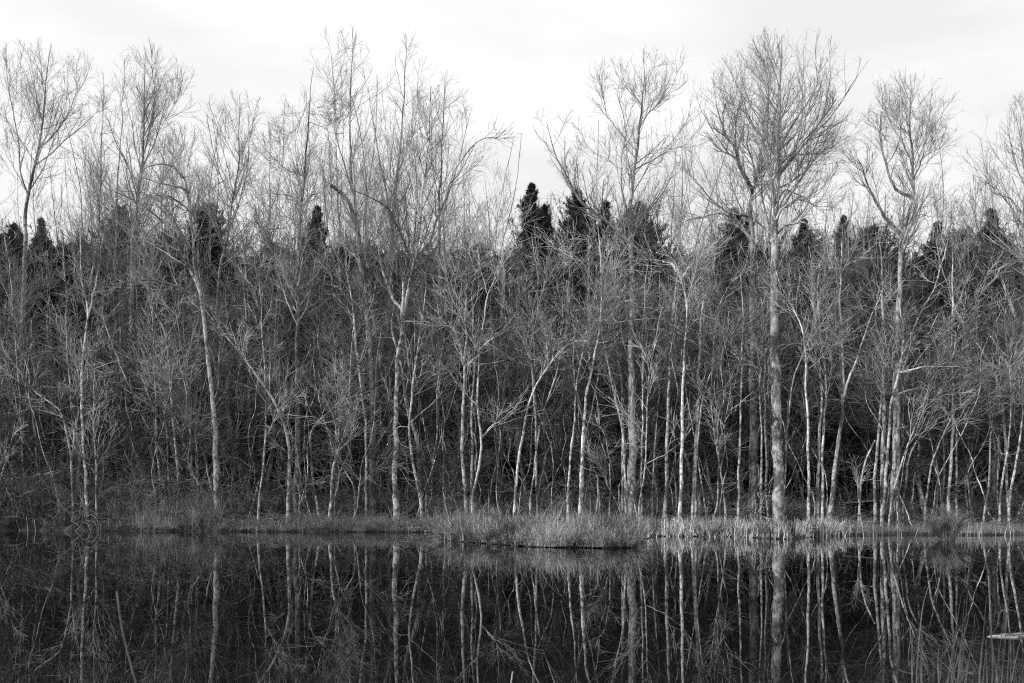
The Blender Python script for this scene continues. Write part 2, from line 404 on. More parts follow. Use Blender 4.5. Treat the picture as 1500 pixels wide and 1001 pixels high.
tall('tall pole just right of the white forked tree, leaning dark limb beside it', 76, 8,
     [(650, 745), (648, 560), (642, 400), (642, 330), (646, 220), (651, 96)], [[(642, 340), (655, 290), (672, 250), (690, 180)], [(643, 300), (630, 230), (627, 120)]], t0=.5, Lm=4.2)
tall('grey straight trunk, egg-shaped crown, one long limb reaching far left', 65.3, 13,
     [(926, 765), (925, 560), (926, 400), (924, 340), (923, 304), (928, 272), (933, 224), (938, 184), (944, 120), (945, 66)],
     [([(921, 360), (905, 342), (890, 328), (850, 304), (828, 268), (810, 240), (798, 200)], 6), [(921, 315), (912, 280), (911, 225), (920, 195), (905, 130)],
      [(912, 246), (894, 228), (870, 212), (850, 195)], [(932, 252), (950, 236), (986, 216), (1005, 212)], [(938, 185), (950, 165), (968, 152), (984, 130)], [(925, 205), (905, 190), (888, 175), (876, 140)]],
     t0=.56, Lm=3.7, dens=1.0)
tall('grey trunk close left of the largest trunk, crown curling left in two arms', 67, 13,
     [(1105, 745), (1105, 560), (1106, 400), (1104, 320), (1104, 282), (1110, 256), (1126, 224), (1130, 180), (1134, 110), (1128, 60)],
     [([(1102, 268), (1091, 240), (1082, 208), (1066, 190), (1062, 160), (1072, 130)], 7), ([(1102, 318), (1070, 308), (1046, 290), (1030, 272), (1006, 244)], 4, M_MID),
      [(1082, 208), (1085, 160), (1095, 110)], [(1068, 192), (1048, 175), (1036, 150)], [(1110, 256), (1100, 200), (1110, 130)], [(1102, 350), (1070, 300), (1020, 305), (990, 318)]],
     t0=.58, Lm=4.8, dens=.95)
tall('largest pale straight trunk by the water, its crown the highest of all', 65, 16,
     [(1143, 775), (1140, 640), (1139, 520), (1141, 400), (1144, 330), (1147, 270), (1150, 220), (1152, 160), (1155, 100), (1158, 30)],
     [([(1149, 242), (1172, 216), (1200, 188), (1228, 156), (1250, 118)], 7), ([(1147, 275), (1135, 256), (1122, 252), (1105, 262)], 5, M_MID),
      ([(1146, 285), (1160, 268), (1184, 280), (1198, 292)], 4, M_MID), ([(1144, 335), (1160, 322), (1180, 320), (1212, 344)], 4),
      [(1150, 222), (1135, 190), (1120, 160), (1098, 110)], [(1151, 205), (1180, 180), (1200, 120), (1205, 80)], [(1151, 215), (1190, 210), (1230, 205), (1258, 175)],
      [(1153, 150), (1140, 100), (1135, 60)], [(1144, 320), (1150, 300), (1175, 285), (1205, 300)]],
     t0=.56, Lm=5.0, dens=1.0, mat=M_BIG, tw=M_TWIGT)
tall('tall tree with tidy oval crown and two long left arms, standing apart', 65.6, 12,
     [(1312, 745), (1313, 560), (1318, 400), (1320, 352), (1329, 318), (1338, 280), (1336, 240), (1334, 180), (1334, 108)],
     [([(1319, 348), (1300, 312), (1287, 276), (1284, 252), (1274, 215)], 6), ([(1334, 292), (1312, 276), (1302, 248), (1292, 200), (1296, 160)], 5),
      [(1322, 340), (1342, 316), (1358, 308), (1372, 312)], [(1337, 270), (1355, 230), (1376, 170)], [(1336, 245), (1318, 205), (1312, 150)], [(1337, 265), (1358, 240), (1378, 200)]],
     t0=.58, Lm=3.5, dens=1.0)
tall('pale trunk slanting in from the right edge, thin bent tip pointing left', 66, 11,
     [(1545, 748), (1530, 600), (1500, 478), (1477, 412), (1462, 375), (1446, 350), (1434, 335), (1414, 302)], [[(1452, 356), (1440, 310), (1443, 250)]], t0=.45, Lm=2.8, mat=M_PALE, tw=M_TWIGM, dens=.8)
tall('tall tree at the right edge, only half of its wide crown in view', 71, 13,
     [(1523, 745), (1520, 500), (1516, 380), (1512, 280), (1508, 200), (1506, 130)], [[(1516, 350), (1490, 300), (1468, 260), (1455, 230)], [(1512, 290), (1490, 230), (1482, 180)], [(1514, 330), (1480, 290), (1450, 280)]], t0=.5, Lm=5, dens=1.2)

# ------------------------------------------------------------------ understory trees, left to right
mid('pale wavy stem at the very left edge, leaning left as it rises', 66, 5, [(34, 735), (30, 662), (24, 578), (16, 510), (8, 438), (2, 382), (-6, 340)], t0=.3)
mid('short pale stem slanting down into the brush at the left edge', 64.5, 3, [(-8, 745), (2, 690), (12, 660), (20, 620)], t0=.2, Lm=1.2, dens=.5)
mid('crooked pale stem that kinks sharply left above the brush', 65, 5, [(107, 765), (106, 722), (100, 638), (90, 600), (72, 588), (56, 578), (40, 560)], t0=.4, Lm=2)
mid('pale twin stem hugging the kinked one, straighter and taller', 65.4, 5, [(108, 750), (106, 690), (107, 630), (102, 574), (97, 518), (95, 450), (92, 390)], [[(103, 580), (112, 545), (124, 520)]], t0=.3)
mid('brightest slender trunk near the left, forking in a narrow V halfway up', 65, 6, [(128, 750), (127, 722), (120, 638), (116, 570), (120, 510), (126, 458), (116, 402), (114, 350), (110, 310)], [([(125, 462), (133, 420), (138, 380), (139, 340)], 4), [(118, 525), (140, 500), (160, 462), (180, 440)]], t0=.35)
mid('short pale sapling with a Y of crossing shoots just right of the V-forked trunk', 64.8, 3.5, [(142, 740), (141, 682), (138, 630), (140, 560)], [[(141, 688), (155, 660), (168, 618)], [(141, 692), (128, 675), (118, 662)]], t0=.25, Lm=1.6)
mid('dark thin straight stem behind the V-forked trunk with a high bare top', 70, 4, [(77, 745), (78, 600), (77, 470), (72, 400), (74, 340)], mat=M_MID, tw=M_TWIGM)
mid('left stem of the speckled three-stem cluster before the arching tree', 66, 5, [(236, 745), (236, 718), (230, 630), (230, 574), (228, 500)], t0=.4)
mid('middle stem of the speckled three-stem cluster', 66.3, 4.5, [(249, 745), (248, 718), (240, 598), (236, 520)], t0=.45, Lm=2)
mid('right stem of the speckled three-stem cluster, thickest and wavy with a long thin top', 65.6, 6, [(261, 750), (262, 722), (256, 630), (250, 550), (246, 494), (236, 470), (218, 442), (219, 390), (214, 350)], [[(247, 500), (262, 470), (268, 420)]], t0=.35)
mid('leaning pale shoot arching from behind the cluster up to the left', 66, 4, [(290, 735), (262, 620), (225, 570), (180, 535), (160, 528)], t0=.35, Lm=2.4)
mid('thin straight stem left of the arching trunk', 67, 4, [(282, 745), (280, 640), (276, 560), (262, 480)], t0=.4)
mid('pale stem left of the arching trunk that zigzags up to the right', 66.6, 4.5, [(290, 745), (288, 690), (288, 642), (298, 604), (298, 578), (318, 542), (326, 500)], [[(298, 600), (284, 580), (268, 560)]], t0=.35)
mid('pale slim stem rising from the waterline right of the arching trunk', 64.3, 5, [(376, 776), (378, 750), (384, 690), (388, 610), (385, 540), (380, 470)], [[(385, 640), (402, 600), (424, 560)]], t0=.35)
mid('grey stem between the arching trunk and the slim waterline stem', 68, 5, [(361, 745), (363, 680), (366, 610), (362, 540), (360, 470), (352, 400)], mat=M_MID, tw=M_TWIGM)
mid('pale bent stem whose foot curves out to the right above the bank', 65, 6, [(467, 750), (464, 735), (458, 705), (455, 670), (453, 632), (463, 618), (480, 606), (500, 580)], t0=.5, Lm=2)
mid('branching white sapling with a wide spray, right beside the bent-footed stem', 64.8, 6, [(482, 752), (484, 735), (487, 682), (495, 664), (511, 612), (512, 560)], [[(488, 675), (483, 630), (461, 606), (445, 590)], [(495, 664), (518, 640), (524, 600)]], t0=.35, Lm=2.2)
mid('pale speckled stem left of the white forked tree, curving left higher up', 66.5, 6, [(537, 745), (537, 690), (535, 610), (527, 550), (523, 510), (516, 450), (508, 400), (505, 350)], t0=.4)
mid('thinner companion right of the curving speckled stem', 67, 4.5, [(546, 745), (546, 650), (545, 600), (540, 540), (537, 485), (538, 430)], t0=.4)
mid('grey stem standing behind between the speckled stems and the white forked tree', 71, 6, [(563, 745), (560, 640), (559, 560), (562, 480), (570, 420)], mat=M_MID, tw=M_TWIGM)
mid('white stem leaning left at its foot just right of the white forked tree', 65.4, 6, [(618, 745), (613, 715), (603, 670), (599, 622), (603, 585), (607, 550), (613, 510), (622, 450)], [[(600, 630), (585, 625), (572, 640)], [(607, 555), (625, 545), (645, 550), (662, 540)]], t0=.4)
mid('thin stem slanting right, crossing the foot of the white leaning stem', 66.5, 3.5, [(624, 735), (632, 690), (641, 640), (640, 570), (650, 500)], t0=.45, Lm=2)
mid('straight pale double-width trunk rising behind the edge of the tall grass', 66, 9, [(684, 750), (680, 700), (677, 670), (679, 600), (681, 550), (683, 462), (684, 390), (680, 340)], [[(684, 400), (700, 370), (712, 330)], [(682, 500), (660, 480), (640, 470)]], t0=.45)
mid('white crooked stem bowed to the right, with a side limb reaching right', 64.5, 5.5, [(691, 755), (693, 726), (700, 690), (705, 665), (705, 634), (697, 595), (703, 510), (711, 458), (716, 430), (731, 398), (742, 365)], [([(703, 508), (718, 500), (735, 490), (748, 470), (757, 458)], 4), ([(705, 636), (722, 622), (740, 612)], 3), [(697, 600), (686, 580), (675, 570)], [(716, 432), (704, 400), (700, 360)]], t0=.45)
mid('slim stem squeezed between the double-width trunk and the crooked white one', 66.8, 5, [(690, 745), (691, 670), (692, 590), (696, 510), (690, 430), (702, 386), (705, 340)], t0=.4)
mid('thin straight grey stem right of the crooked white one', 68.5, 4.5, [(731, 745), (731, 646), (733, 526), (736, 420), (737, 370)], mat=M_MID, tw=M_TWIG)
mid('white stem swinging to the right into a long arching limb over its neighbours', 65, 6, [(753, 750), (758, 678), (770, 606), (782, 566), (806, 534), (826, 506), (858, 498), (885, 510)], [[(806, 534), (800, 500), (792, 470)], [(826, 506), (850, 480), (880, 478), (910, 474), (950, 470), (975, 472)]], t0=.55, Lm=2.4)
mid('pale stem that forks in a high V, crossed by the swinging limb', 65.6, 5.5, [(787, 750), (786, 700), (784, 610), (780, 542), (776, 518), (782, 482), (790, 454), (788, 422), (784, 380), (778, 340)], [[(790, 455), (797, 420), (806, 385)], [(779, 525), (766, 500), (760, 470)]], t0=.45)
mid('leaning slender stem just right of the high V, tilting right', 65.9, 4.5, [(777, 745), (784, 670), (794, 606), (806, 574), (816, 542), (830, 482), (832, 430), (836, 380)], t0=.4)
mid('white thin stem, slightly bowed, left of the bundled stems', 65, 5, [(832, 745), (832, 722), (836, 670), (840, 630), (844, 580), (846, 542), (858, 494), (868, 450)], t0=.45)
mid('brightest stem of the bundle in the centre, fanning up with a straight white top', 64.6, 7, [(850, 755), (850, 734), (851, 690), (853, 638), (858, 582), (870, 530), (880, 482), (882, 430), (880, 370), (876, 320)], [([(866, 545), (862, 500), (868, 470)], 3), [(881, 440), (866, 410), (850, 380)], [(881, 430), (895, 390), (900, 350)]], t0=.5, dens=1.1)
mid('right stem of the central bundle, ending in a whorl of twisted branches', 65, 6, [(852, 745), (858, 640), (870, 590), (878, 550), (884, 510), (888, 478), (898, 446), (902, 420)], [[(888, 480), (905, 462), (925, 455)], [(890, 470), (880, 450), (868, 444)], [(884, 510), (920, 488), (948, 474), (970, 470)]], t0=.5)
mid('thick smooth stem leaning left toward its top, left of the straight egg-crowned tree', 66.5, 8, [(912, 750), (912, 690), (912, 630), (910, 550), (904, 510), (899, 470), (895, 430)], t0=.5, Lm=2)
mid('thin white stem crossing diagonally in front of the thick smooth stem', 65.2, 4.5, [(916, 745), (914, 660), (912, 625), (902, 590), (893, 545), (886, 505), (880, 480)], t0=.5, Lm=1.6)
mid('small arched sapling hooking over like a cane before the dark gap', 64.3, 3.5, [(893, 745), (894, 700), (892, 672), (886, 640), (876, 618), (868, 618)], [[(890, 662), (900, 656), (912, 650)]], t0=.4, Lm=1.2, dens=.6)
mid('thin white stem close right of the straight egg-crowned tree', 65.7, 4, [(939, 745), (938, 702), (940, 630), (942, 574), (940, 510), (944, 440)], t0=.4, Lm=2)
mid('stem standing in the grass that throws a long slanting shoot to the right', 56, 3.6, [(937, 772), (936, 740), (944, 690), (948, 650), (948, 600), (952, 540), (962, 490)], [([(945, 686), (958, 674), (975, 666), (1002, 645)], 3)], t0=.35, Lm=1.8)
mid('thin straight stem of the pair beyond the slanting shoot', 67, 4, [(956, 745), (960, 640), (968, 560), (974, 490)], t0=.4, Lm=2)
mid('thick pale trunk, bent slightly right at the top, right of the grass-rooted stem', 66.3, 9, [(975, 745), (977, 698), (979, 590), (982, 510), (986, 470), (991, 430), (994, 395)], [[(992, 420), (1000, 390), (1012, 365)]], t0=.55, Lm=2.6)
mid('white straight trunk that divides at its top into a wide T of branches', 65, 7.5, [(996, 758), (996, 742), (998, 630), (1000, 542), (1004, 462), (1003, 430), (998, 414), (992, 398)], [([(994, 402), (982, 388), (966, 382), (948, 380)], 4), ([(999, 414), (1006, 396), (1018, 380), (1030, 360)], 4)], t0=.6, Lm=3)
mid('speckled white stem, rather straight, right of the T-topped trunk', 65.2, 6.5, [(1014, 755), (1016, 690), (1022, 610), (1026, 530), (1030, 450), (1034, 430), (1041, 415), (1048, 370)], [[(1029, 460), (1018, 430), (1010, 410)]], t0=.5, Lm=2.5)
mid('smooth S-curled stem with limbs reaching right toward the grey trunk', 66, 6, [(1019, 745), (1018, 690), (1026, 598), (1038, 550), (1054, 522), (1062, 500), (1070, 490), (1094, 474), (1108, 466)], [([(1040, 545), (1043, 498), (1048, 450), (1066, 418), (1086, 410), (1092, 392)], 5)], t0=.5, Lm=2.2)
mid('slim stem crossed at its foot by others, right of the speckled stem', 65.8, 3.5, [(1034, 745), (1026, 690), (1010, 600), (1004, 560)], t0=.5, Lm=1.4, dens=.5)
mid('narrow leaning pair member crossing low before the dark evergreens', 65.5, 3.5, [(1062, 745), (1058, 700), (1046, 640), (1042, 600)], [[(1050, 660), (1060, 620), (1070, 560)]], t0=.45, Lm=1.6, dens=.7)
mid('slim straight white stem midway to the grey trunk, free of limbs', 65.4, 5, [(1082, 755), (1083, 700), (1086, 606), (1090, 510), (1091, 460), (1088, 420)], t0=.6, Lm=2)
mid('pale stem left of the largest trunk, branching low to the left', 66, 5.5, [(1114, 750), (1116, 690), (1116, 630), (1112, 574), (1116, 520)], [[(1116, 700), (1106, 725), (1100, 745)]], t0=.5, Lm=2)
mid('straight thin stem just touching the left side of the largest trunk', 66.8, 5, [(1124, 745), (1122, 640), (1118, 542), (1122, 470), (1124, 390), (1126, 330)], t0=.5, Lm=2.5)
mid('stem tight against the right side of the largest trunk, veering away above', 66, 5, [(1148, 745), (1150, 630), (1160, 550), (1176, 510), (1186, 480), (1196, 440)], t0=.5, Lm=2.4)
mid('white clean stem right of the largest trunk, hooked left at its top', 64.5, 6, [(1186, 760), (1184, 738), (1183, 640), (1182, 606), (1178, 522), (1176, 486), (1169, 472), (1160, 458)], [([(1180, 515), (1200, 506), (1220, 498), (1245, 490)], 4)], t0=.55, Lm=2.2)
mid('left stem of the white pair beside the clean hooked stem', 64.8, 6, [(1198, 755), (1198, 734), (1200, 630), (1204, 590), (1198, 510), (1192, 470), (1190, 430)], t0=.5, Lm=2.2)
mid('right stem of the white pair, wavy and bright at its foot', 64.6, 5, [(1205, 765), (1206, 700), (1206, 638), (1211, 580), (1212, 550), (1204, 500), (1202, 460)], t0=.5, Lm=2.2)
mid('thick speckled stem curving up beside the white pair, foot slanting left', 65.5, 8.5, [(1214, 755), (1218, 735), (1228, 650), (1236, 574), (1234, 530), (1232, 480), (1230, 440), (1232, 400)], [([(1236, 580), (1244, 545), (1254, 510), (1263, 470), (1273, 440)], 4)], t0=.5, Lm=2.6)
mid('snapped pale stub leaning right above the plank platform', 64.5, 5, [(1258, 748), (1260, 702), (1268, 670), (1280, 646)], t0=.5, Lm=.6, dens=.2, snag=True, name='dead_snag', crown=False)
mid('thin crooked sapling in front of the plank platform', 62.5, 3, [(1262, 770), (1258, 730), (1256, 700), (1250, 680)], [[(1257, 715), (1270, 690), (1282, 676)]], t0=.5, Lm=.8, dens=.3)
mid('left stem of the thick clump growing on the dark root mound', 65.6, 8, [(1282, 740), (1280, 710), (1284, 650), (1290, 590), (1293, 540)], t0=.6, Lm=2)
mid('tallest central stem of the clump on the dark root mound', 65.9, 11, [(1294, 740), (1293, 700), (1296, 610), (1297, 530), (1296, 462), (1294, 410)], t0=.55, Lm=2.6)
mid('right stem of the clump on the dark root mound, mottled and straight', 65.4, 7, [(1306, 745), (1310, 702), (1311, 640), (1313, 590), (1310, 540)], t0=.6, Lm=2)
mid('long bright stem slanting right out of the root mound clump', 65, 6.5, [(1292, 745), (1298, 660), (1302, 590), (1312, 545), (1318, 522), (1340, 466), (1364, 422), (1376, 380)], [([(1318, 525), (1322, 480), (1318, 440)], 4), ([(1304, 588), (1330, 572), (1356, 566), (1376, 574), (1400, 582)], 4), ([(1314, 545), (1345, 540), (1395, 541)], 3.5)], t0=.45, Lm=2.6, dens=1.1)
mid('thin stem leaning right from the root mound, lowest and slantest', 64.6, 4.5, [(1302, 765), (1308, 725), (1318, 690), (1340, 630), (1356, 590)], t0=.5, Lm=1.8)
mid('speckled slanting stem between the root mound and the tussock', 65, 5, [(1356, 745), (1364, 678), (1380, 638), (1400, 600)], t0=.5, Lm=1.8)
mid('straight tall pale stem behind the grass tussock', 66, 7, [(1389, 750), (1392, 690), (1396, 630), (1394, 550), (1394, 430), (1393, 370)], [[(1394, 480), (1416, 455), (1428, 430)]], t0=.5, Lm=2.6)
mid('grey twin close left of the tall stem behind the tussock', 67, 6, [(1381, 745), (1383, 690), (1384, 630), (1388, 560)], t0=.5, Lm=2, mat=M_MID)
mid('long pale limb-like stem arching right over the tussock trees', 65.8, 5.5, [(1322, 750), (1328, 680), (1342, 645), (1362, 622), (1396, 600), (1425, 600), (1444, 598)], [[(1420, 600), (1440, 575), (1458, 545)], [(1444, 598), (1452, 630), (1462, 672)]], t0=.5, Lm=2, dens=.5)
mid('thin upright stem rising right of the tall tussock stem with a split top', 66.5, 5, [(1402, 745), (1402, 660), (1404, 590), (1411, 510), (1416, 460)], t0=.5, Lm=2)
mid('broken leaning snag high above the tussock, tilting left', 67, 7, [(1478, 745), (1477, 620), (1470, 560), (1460, 530), (1436, 494), (1412, 454), (1404, 430)], t0=.6, Lm=1.6, dens=.6)
mid('pale thin stem near the right edge with a straight foot', 65, 5, [(1463, 750), (1466, 720), (1474, 662), (1478, 606), (1478, 560), (1470, 500)], [[(1477, 615), (1490, 600), (1500, 575)]], t0=.5, Lm=2)
mid('grey slanting stem left of the thin right-edge stem', 66, 5, [(1442, 750), (1448, 710), (1450, 638), (1456, 580), (1470, 540)], t0=.5, Lm=2, mat=M_MID)
mid('speckled stem leaning right at the very right edge', 65, 6, [(1478, 750), (1482, 710), (1494, 654), (1502, 590), (1508, 520)], t0=.45, Lm=2.4)

# ------------------------------------------------------------------ saplings that fill the wood behind the shore trees
def free_tree(name, H, r0, mat, tw, style, t0, Lm, dens, wob=.25, fork=False):
    root = empty(name, (0, 0, 0), '', 'tree'); 
    K = 30
    z = np.linspace(0, H, 9); xy = np.cumsum(rng.normal(0, wob, (9, 2)), 0); xy -= xy[0]
    P, _ = resample(np.column_stack([xy, z]), K, noise=.03, smooth=3)
    P[0, 2] -= .3
    R = trunk_radius(K, r0, .014, .8)
    Ps, Rs = [P], [R]
    MB().tubes(P[None], R[None], 8, lump=.05).build('trunk', mat, root)
    if fork:
        for _ in range(2):
            c, r = sprout(P[None], R[None], 1, .35, .6, 24, 5, lambda pl, t: (1-t)*pl*.9, K, .05, .05, .7, .015)
            MB().tubes(c, r, 7).build('limb', mat, root); Ps.append(c[0]); Rs.append(r[0])
    mb = MB(); build_crown(mb, Ps, Rs, style, t0, Lm, dens); mb.build('crown', tw, root)
    return root
def place(protos, spots, labelf, group, ref_h, gz_off=-.05, lean=.04):
    used = set()
    for (px, Y, h) in spots:
        if 1222 < px < 1292 and Y < 69.5: Y = 69.5+rng.uniform(0, 4)
        i = int(rng.integers(len(protos))); pr = protos[i]
        x = X(px, Y); s = h/ref_h[i]; sw = s**.5*rng.uniform(.8, 1.15)
        loc = (x, Y, float(ground(x, Y))+gz_off); lab, grp = labelf(px)
        til = (rng.normal(0, lean), rng.normal(0, lean))
        if i in used: dup(pr, loc, rng.uniform(0, 6.28), (sw, sw, s), lab, grp, til)
        else:
            used.add(i); pr.location = loc; pr.rotation_euler = (til[0], til[1], rng.uniform(0, 6.28)); pr.scale = (sw, sw, s); pr['label'] = lab; pr['group'] = grp
    for i, pr in enumerate(protos):
        if i not in used:
            for c in list(pr.children): bpy.data.objects.remove(c)
            bpy.data.objects.remove(pr)
ZONES = [(0, 200, 'left of the arching tree'), (200, 420, 'around the arching tree'), (420, 640, 'around the white forked tree'), (640, 820, 'behind the left end of the tall grass'),
         (820, 1000, 'around the egg-crowned tree'), (1000, 1160, 'behind and left of the largest trunk'), (1160, 1320, 'between the largest trunk and the root mound'), (1320, 1e9, 'beyond the root mound')]
def zoned(what):
    def f(px):
        for a, b, t in ZONES:
            if px < b: return f'{what}, {t}', f'{what}s {t}'
    return f
hs = [9, 10, 12, 11, 8, 13, 10, 12, 9, 11]
saps = [free_tree('sapling', h, .055 + .006*h*rng.uniform(.5, 1.2), M_PALE if i % 2 else M_MID, M_TWIGM, 'spray' if i % 2 else 'mid', rng.uniform(.3, .5), rng.uniform(2.4, 3.4), rng.uniform(1.1, 1.6), fork=i % 3 == 0) for i, h in enumerate(hs)]
spots = [(px + rng.uniform(-14, 14), rng.uniform(65.5, 78), rng.uniform(7, 16)) for px in np.linspace(-40, 1540, 105)]
place(saps, spots, zoned('slender bare sapling crowded in the wood'), '', hs, lean=.095)
hs = [5, 6, 7, 8]
poles = [free_tree('thin_pole', h, .036, M_MID if h % 2 else M_PALE, M_TWIGM, 'spray', .14, 1.7, 1.3, wob=.18) for h in hs]
spots = [(rng.uniform(-30, 1530), rng.uniform(63.5, 77), rng.uniform(4.5, 13)) for _ in range(290)]
place(poles, spots, zoned('thin grey young stem low in the shade'), '', hs, lean=.15)
hs = [17, 19, 16, 18, 20]
mids = [free_tree('tall_sapling', h, .10, M_MID if i % 2 else M_PALE, M_TWIGM, 'spray', .34, 3.4, 2.6, fork=i % 2 == 0) for i, h in enumerate(hs)]
spots = []
for px in np.linspace(-20, 1520, 62):
    Y = rng.uniform(68, 78); p2 = px+rng.uniform(-14, 14); spots.append((p2, Y, Z(rng.uniform(325, 420), Y)-float(ground(X(p2, Y), Y))))
place(mids, spots, zoned('tall slender bare tree reaching the evergreen tops'), '', hs)
hs = [9, 11, 13, 10]
thin = [free_tree('slender_stem', h, .034, M_WHITE if i % 2 else M_PALE, M_TWIGM, 'mid', .45, 2.6, .5, wob=.3) for i, h in enumerate(hs)]
spots = []
for px in np.linspace(-10, 1510, 84):
    p2 = px+rng.uniform(-12, 12); y0 = float(np.interp(p2, [0, 600, 660, 940, 1500], [64.0, 64.0, 62.5, 61, 60.5]))
    spots.append((p2, y0+rng.uniform(0, 5), rng.uniform(6, 15)))
place(thin, spots, zoned('long thin pale stem leaning across its neighbours'), '', hs, lean=.15)
# distant tall bare trees whose hazy tops fill in between the big crowns
hs = [22, 24, 26, 23]
dist = [free_tree('distant_bare_tree', h, .13, M_MID, M_TWIGT, 'tall', .5, 4.2, .72, wob=.35, fork=True) for h in hs]
spots = []
for px, top in [(-10, 250), (70, 235), (100, 290), (130, 180), (165, 230), (225, 190), (250, 260), (290, 270), (325, 250), (385, 190), (410, 290), (430, 240), (470, 210), (500, 220), (545, 190), (570, 230), (615, 190), (665, 210), (690, 270), (730, 260), (765, 290),
                (820, 300), (870, 260), (960, 270), (990, 230), (1030, 290), (1060, 250), (1122, 190), (1118, 260), (1135, 285), (1215, 280), (1190, 300), (1245, 290), (1270, 290), (1400, 290), (1430, 300), (1385, 260), (1465, 280), (1500, 300)]:
    Y = rng.uniform(80, 104); x = X(px, Y); spots.append((px, Y, Z(top, Y)-float(ground(x, Y))))
place(dist, spots, zoned('distant bare tree with a misty fine top'), '', hs)

# ------------------------------------------------------------------ evergreens
def conifer(H, Wd, ntri, plume, spire=False):
    root = empty('evergreen', (0, 0, 0), '', 'tree')
    K = 20; z = np.linspace(-.3, H, K)
    P = np.column_stack([np.cumsum(rng.normal(0, .02, K)), np.cumsum(rng.normal(0, .02, K)), z]); R = np.linspace(H*.011, .02, K)
    MB().tubes(P[None], R[None], 7).build('trunk', M_DARK, root)
    nb = 140 if spire else 210
    prof = lambda t: np.interp(t, [0, .08, .25, .5, .75, .92, 1], [.8, .97, 1, .82, .52, .2, .02] if spire else [.8, .97, 1, .9, .6, .26, .05])
    C1, R1 = sprout(P[None], R[None], nb, .04, .995, 68 if not plume else 50, 12, lambda pl, t: Wd*.5*prof(t), 7, .08, .10 if plume else .04, .4, .012)
    # some branches missing, so that gaps open in the outline
    C2, R2 = sprout(C1, R1, nb*9, .2, 1, 40, 14, lambda pl, t: .32*pl+.15, 5, .14, .08, .5, .008)
    CT, RT = sprout(P[None], R[None], 260, .74, .999, 42, 16, lambda pl, t: (Wd*.44*np.clip((1-t)/.26, 0, 1)**1.15+.03)*rng.choice([.35, .7, 1.25], 260), 5, .1, .13, .4, .008)
    C2 = np.concatenate([C2, CT]); R2 = np.concatenate([R2, RT])
    mb = MB(); mb.tubes(C1, R1, 3); mb.tubes(C2, R2, 3)
    # needle sprays: small narrow blades along the finer branches
    who = np.where(rng.random(ntri) < .09, rng.integers(len(C2)-260, len(C2), ntri), rng.integers(0, len(C2), ntri)); t = rng.random(ntri)**.8*3.99; i = t.astype(int); fr = (t-i)[:, None]
    p = C2[who, i]*(1-fr)+C2[who, i+1]*fr + rng.normal(0, .03, (ntri, 3))
    T = unit(C2[who, i+1]-C2[who, i]); d = unit(T*.7+rng.standard_normal((ntri, 3))*.6+np.array([0, 0, .25]))
    ln = rng.uniform(.14, .34, ntri)[:, None]; s = unit(np.cross(d, rng.standard_normal((ntri, 3))))
    wv = rng.uniform(.012, .032, ntri)[:, None]
    V = np.stack([p-s*wv*.4, p+d*ln*.5-s*wv, p+d*ln, p+d*ln*.5+s*wv], 1)
    q = np.arange(ntri)[:, None]*4
    mb.add(V, [q+np.arange(4)[None]])
    mb.build('crown', M_NEEDLE, root)
    return root
hs = [20, 22, 18, 20, 24]
con = [conifer(20, 7.5, 120000, True), conifer(22, 9, 140000, True), conifer(18, 8.5, 120000, False), conifer(20, 5.5, 90000, True, True), conifer(24, 9.5, 150000, False)]
named = {62: 'dark evergreen with a small pointed tip left of the grey straight trunk', 174: 'dark evergreen massed behind the grey straight trunk', 300: 'dark evergreen tip showing through the arching tree',
         463: 'dark evergreen with a ragged top beside the shaggy trunk', 778: 'dark evergreen with the tallest spiky double tip, left of centre gap in the bare crowns', 799: 'small evergreen tip on the right shoulder of the spiky one',
         850: 'broad dome-topped evergreen under the long left limb of the egg-crowned tree', 886: 'evergreen shoulder just right of the broad domed one', 938: 'evergreen behind the fork of the egg-crowned tree',
         1076: 'dark evergreen behind the left arm of the two-armed grey trunk', 1176: 'evergreen with a neat cone tip right of the largest trunk', 1235: 'narrow open evergreen with a thin spire',
         1276: 'low rounded evergreen left of the oval-crowned tree', 1371: 'loose-needled evergreen right of the oval-crowned tree', 1454: 'tall evergreen tip near the slanting pale trunk'}
used = set(); Ekey = 'evergreens behind the bare trees'
def put_con(px, top, Y, label, grp, w=1.0, v=None):
    x = X(px, Y); g = float(ground(x, Y)); h = Z(top, Y)-g; i = int(rng.integers(5)) if v is None else v; s = h/hs[i]
    sw = s*w*rng.uniform(.9, 1.15)
    if i in used: dup(con[i], (x, Y, g), rng.uniform(0, 6.28), (sw, sw, s), label, grp)
    else:
        used.add(i); r = con[i]; r.location = (x, Y, g); r.rotation_euler = (0, 0, rng.uniform(0, 6.28)); r.scale = (sw, sw, s); r['label'] = label; r['group'] = grp
for px, top in [(20, 330), (62, 324), (174, 308), (300, 304), (463, 306), (778, 273), (799, 304), (850, 281), (886, 300), (938, 300), (1076, 312), (1176, 326), (1235, 320), (1276, 336), (1371, 330), (1454, 310)]:
    lab = named.get(px, 'dark evergreen at the left edge below the two-armed tree')
    put_con(px, top, rng.uniform(80, 88), lab, Ekey, w=.8 if px in (1235, 799, 62, 463) else .9, v=3 if px in (1235, 778, 62, 463, 1176, 1454, 1371) else None)
gl = zoned('dark evergreen hidden deep behind the stems')
for px in list(np.arange(-60, 1580, 27)):
    p2 = px + rng.uniform(-12, 12)
    g = gl(p2); put_con(p2, rng.uniform(340, 385), rng.uniform(82, 92), *g, w=1.1)
for px in list(np.arange(-70, 1590, 50)):
    p2 = px + rng.uniform(-20, 20)
    g = gl(p2); put_con(p2, rng.uniform(385, 470), rng.uniform(76, 81), *g, w=1.45)

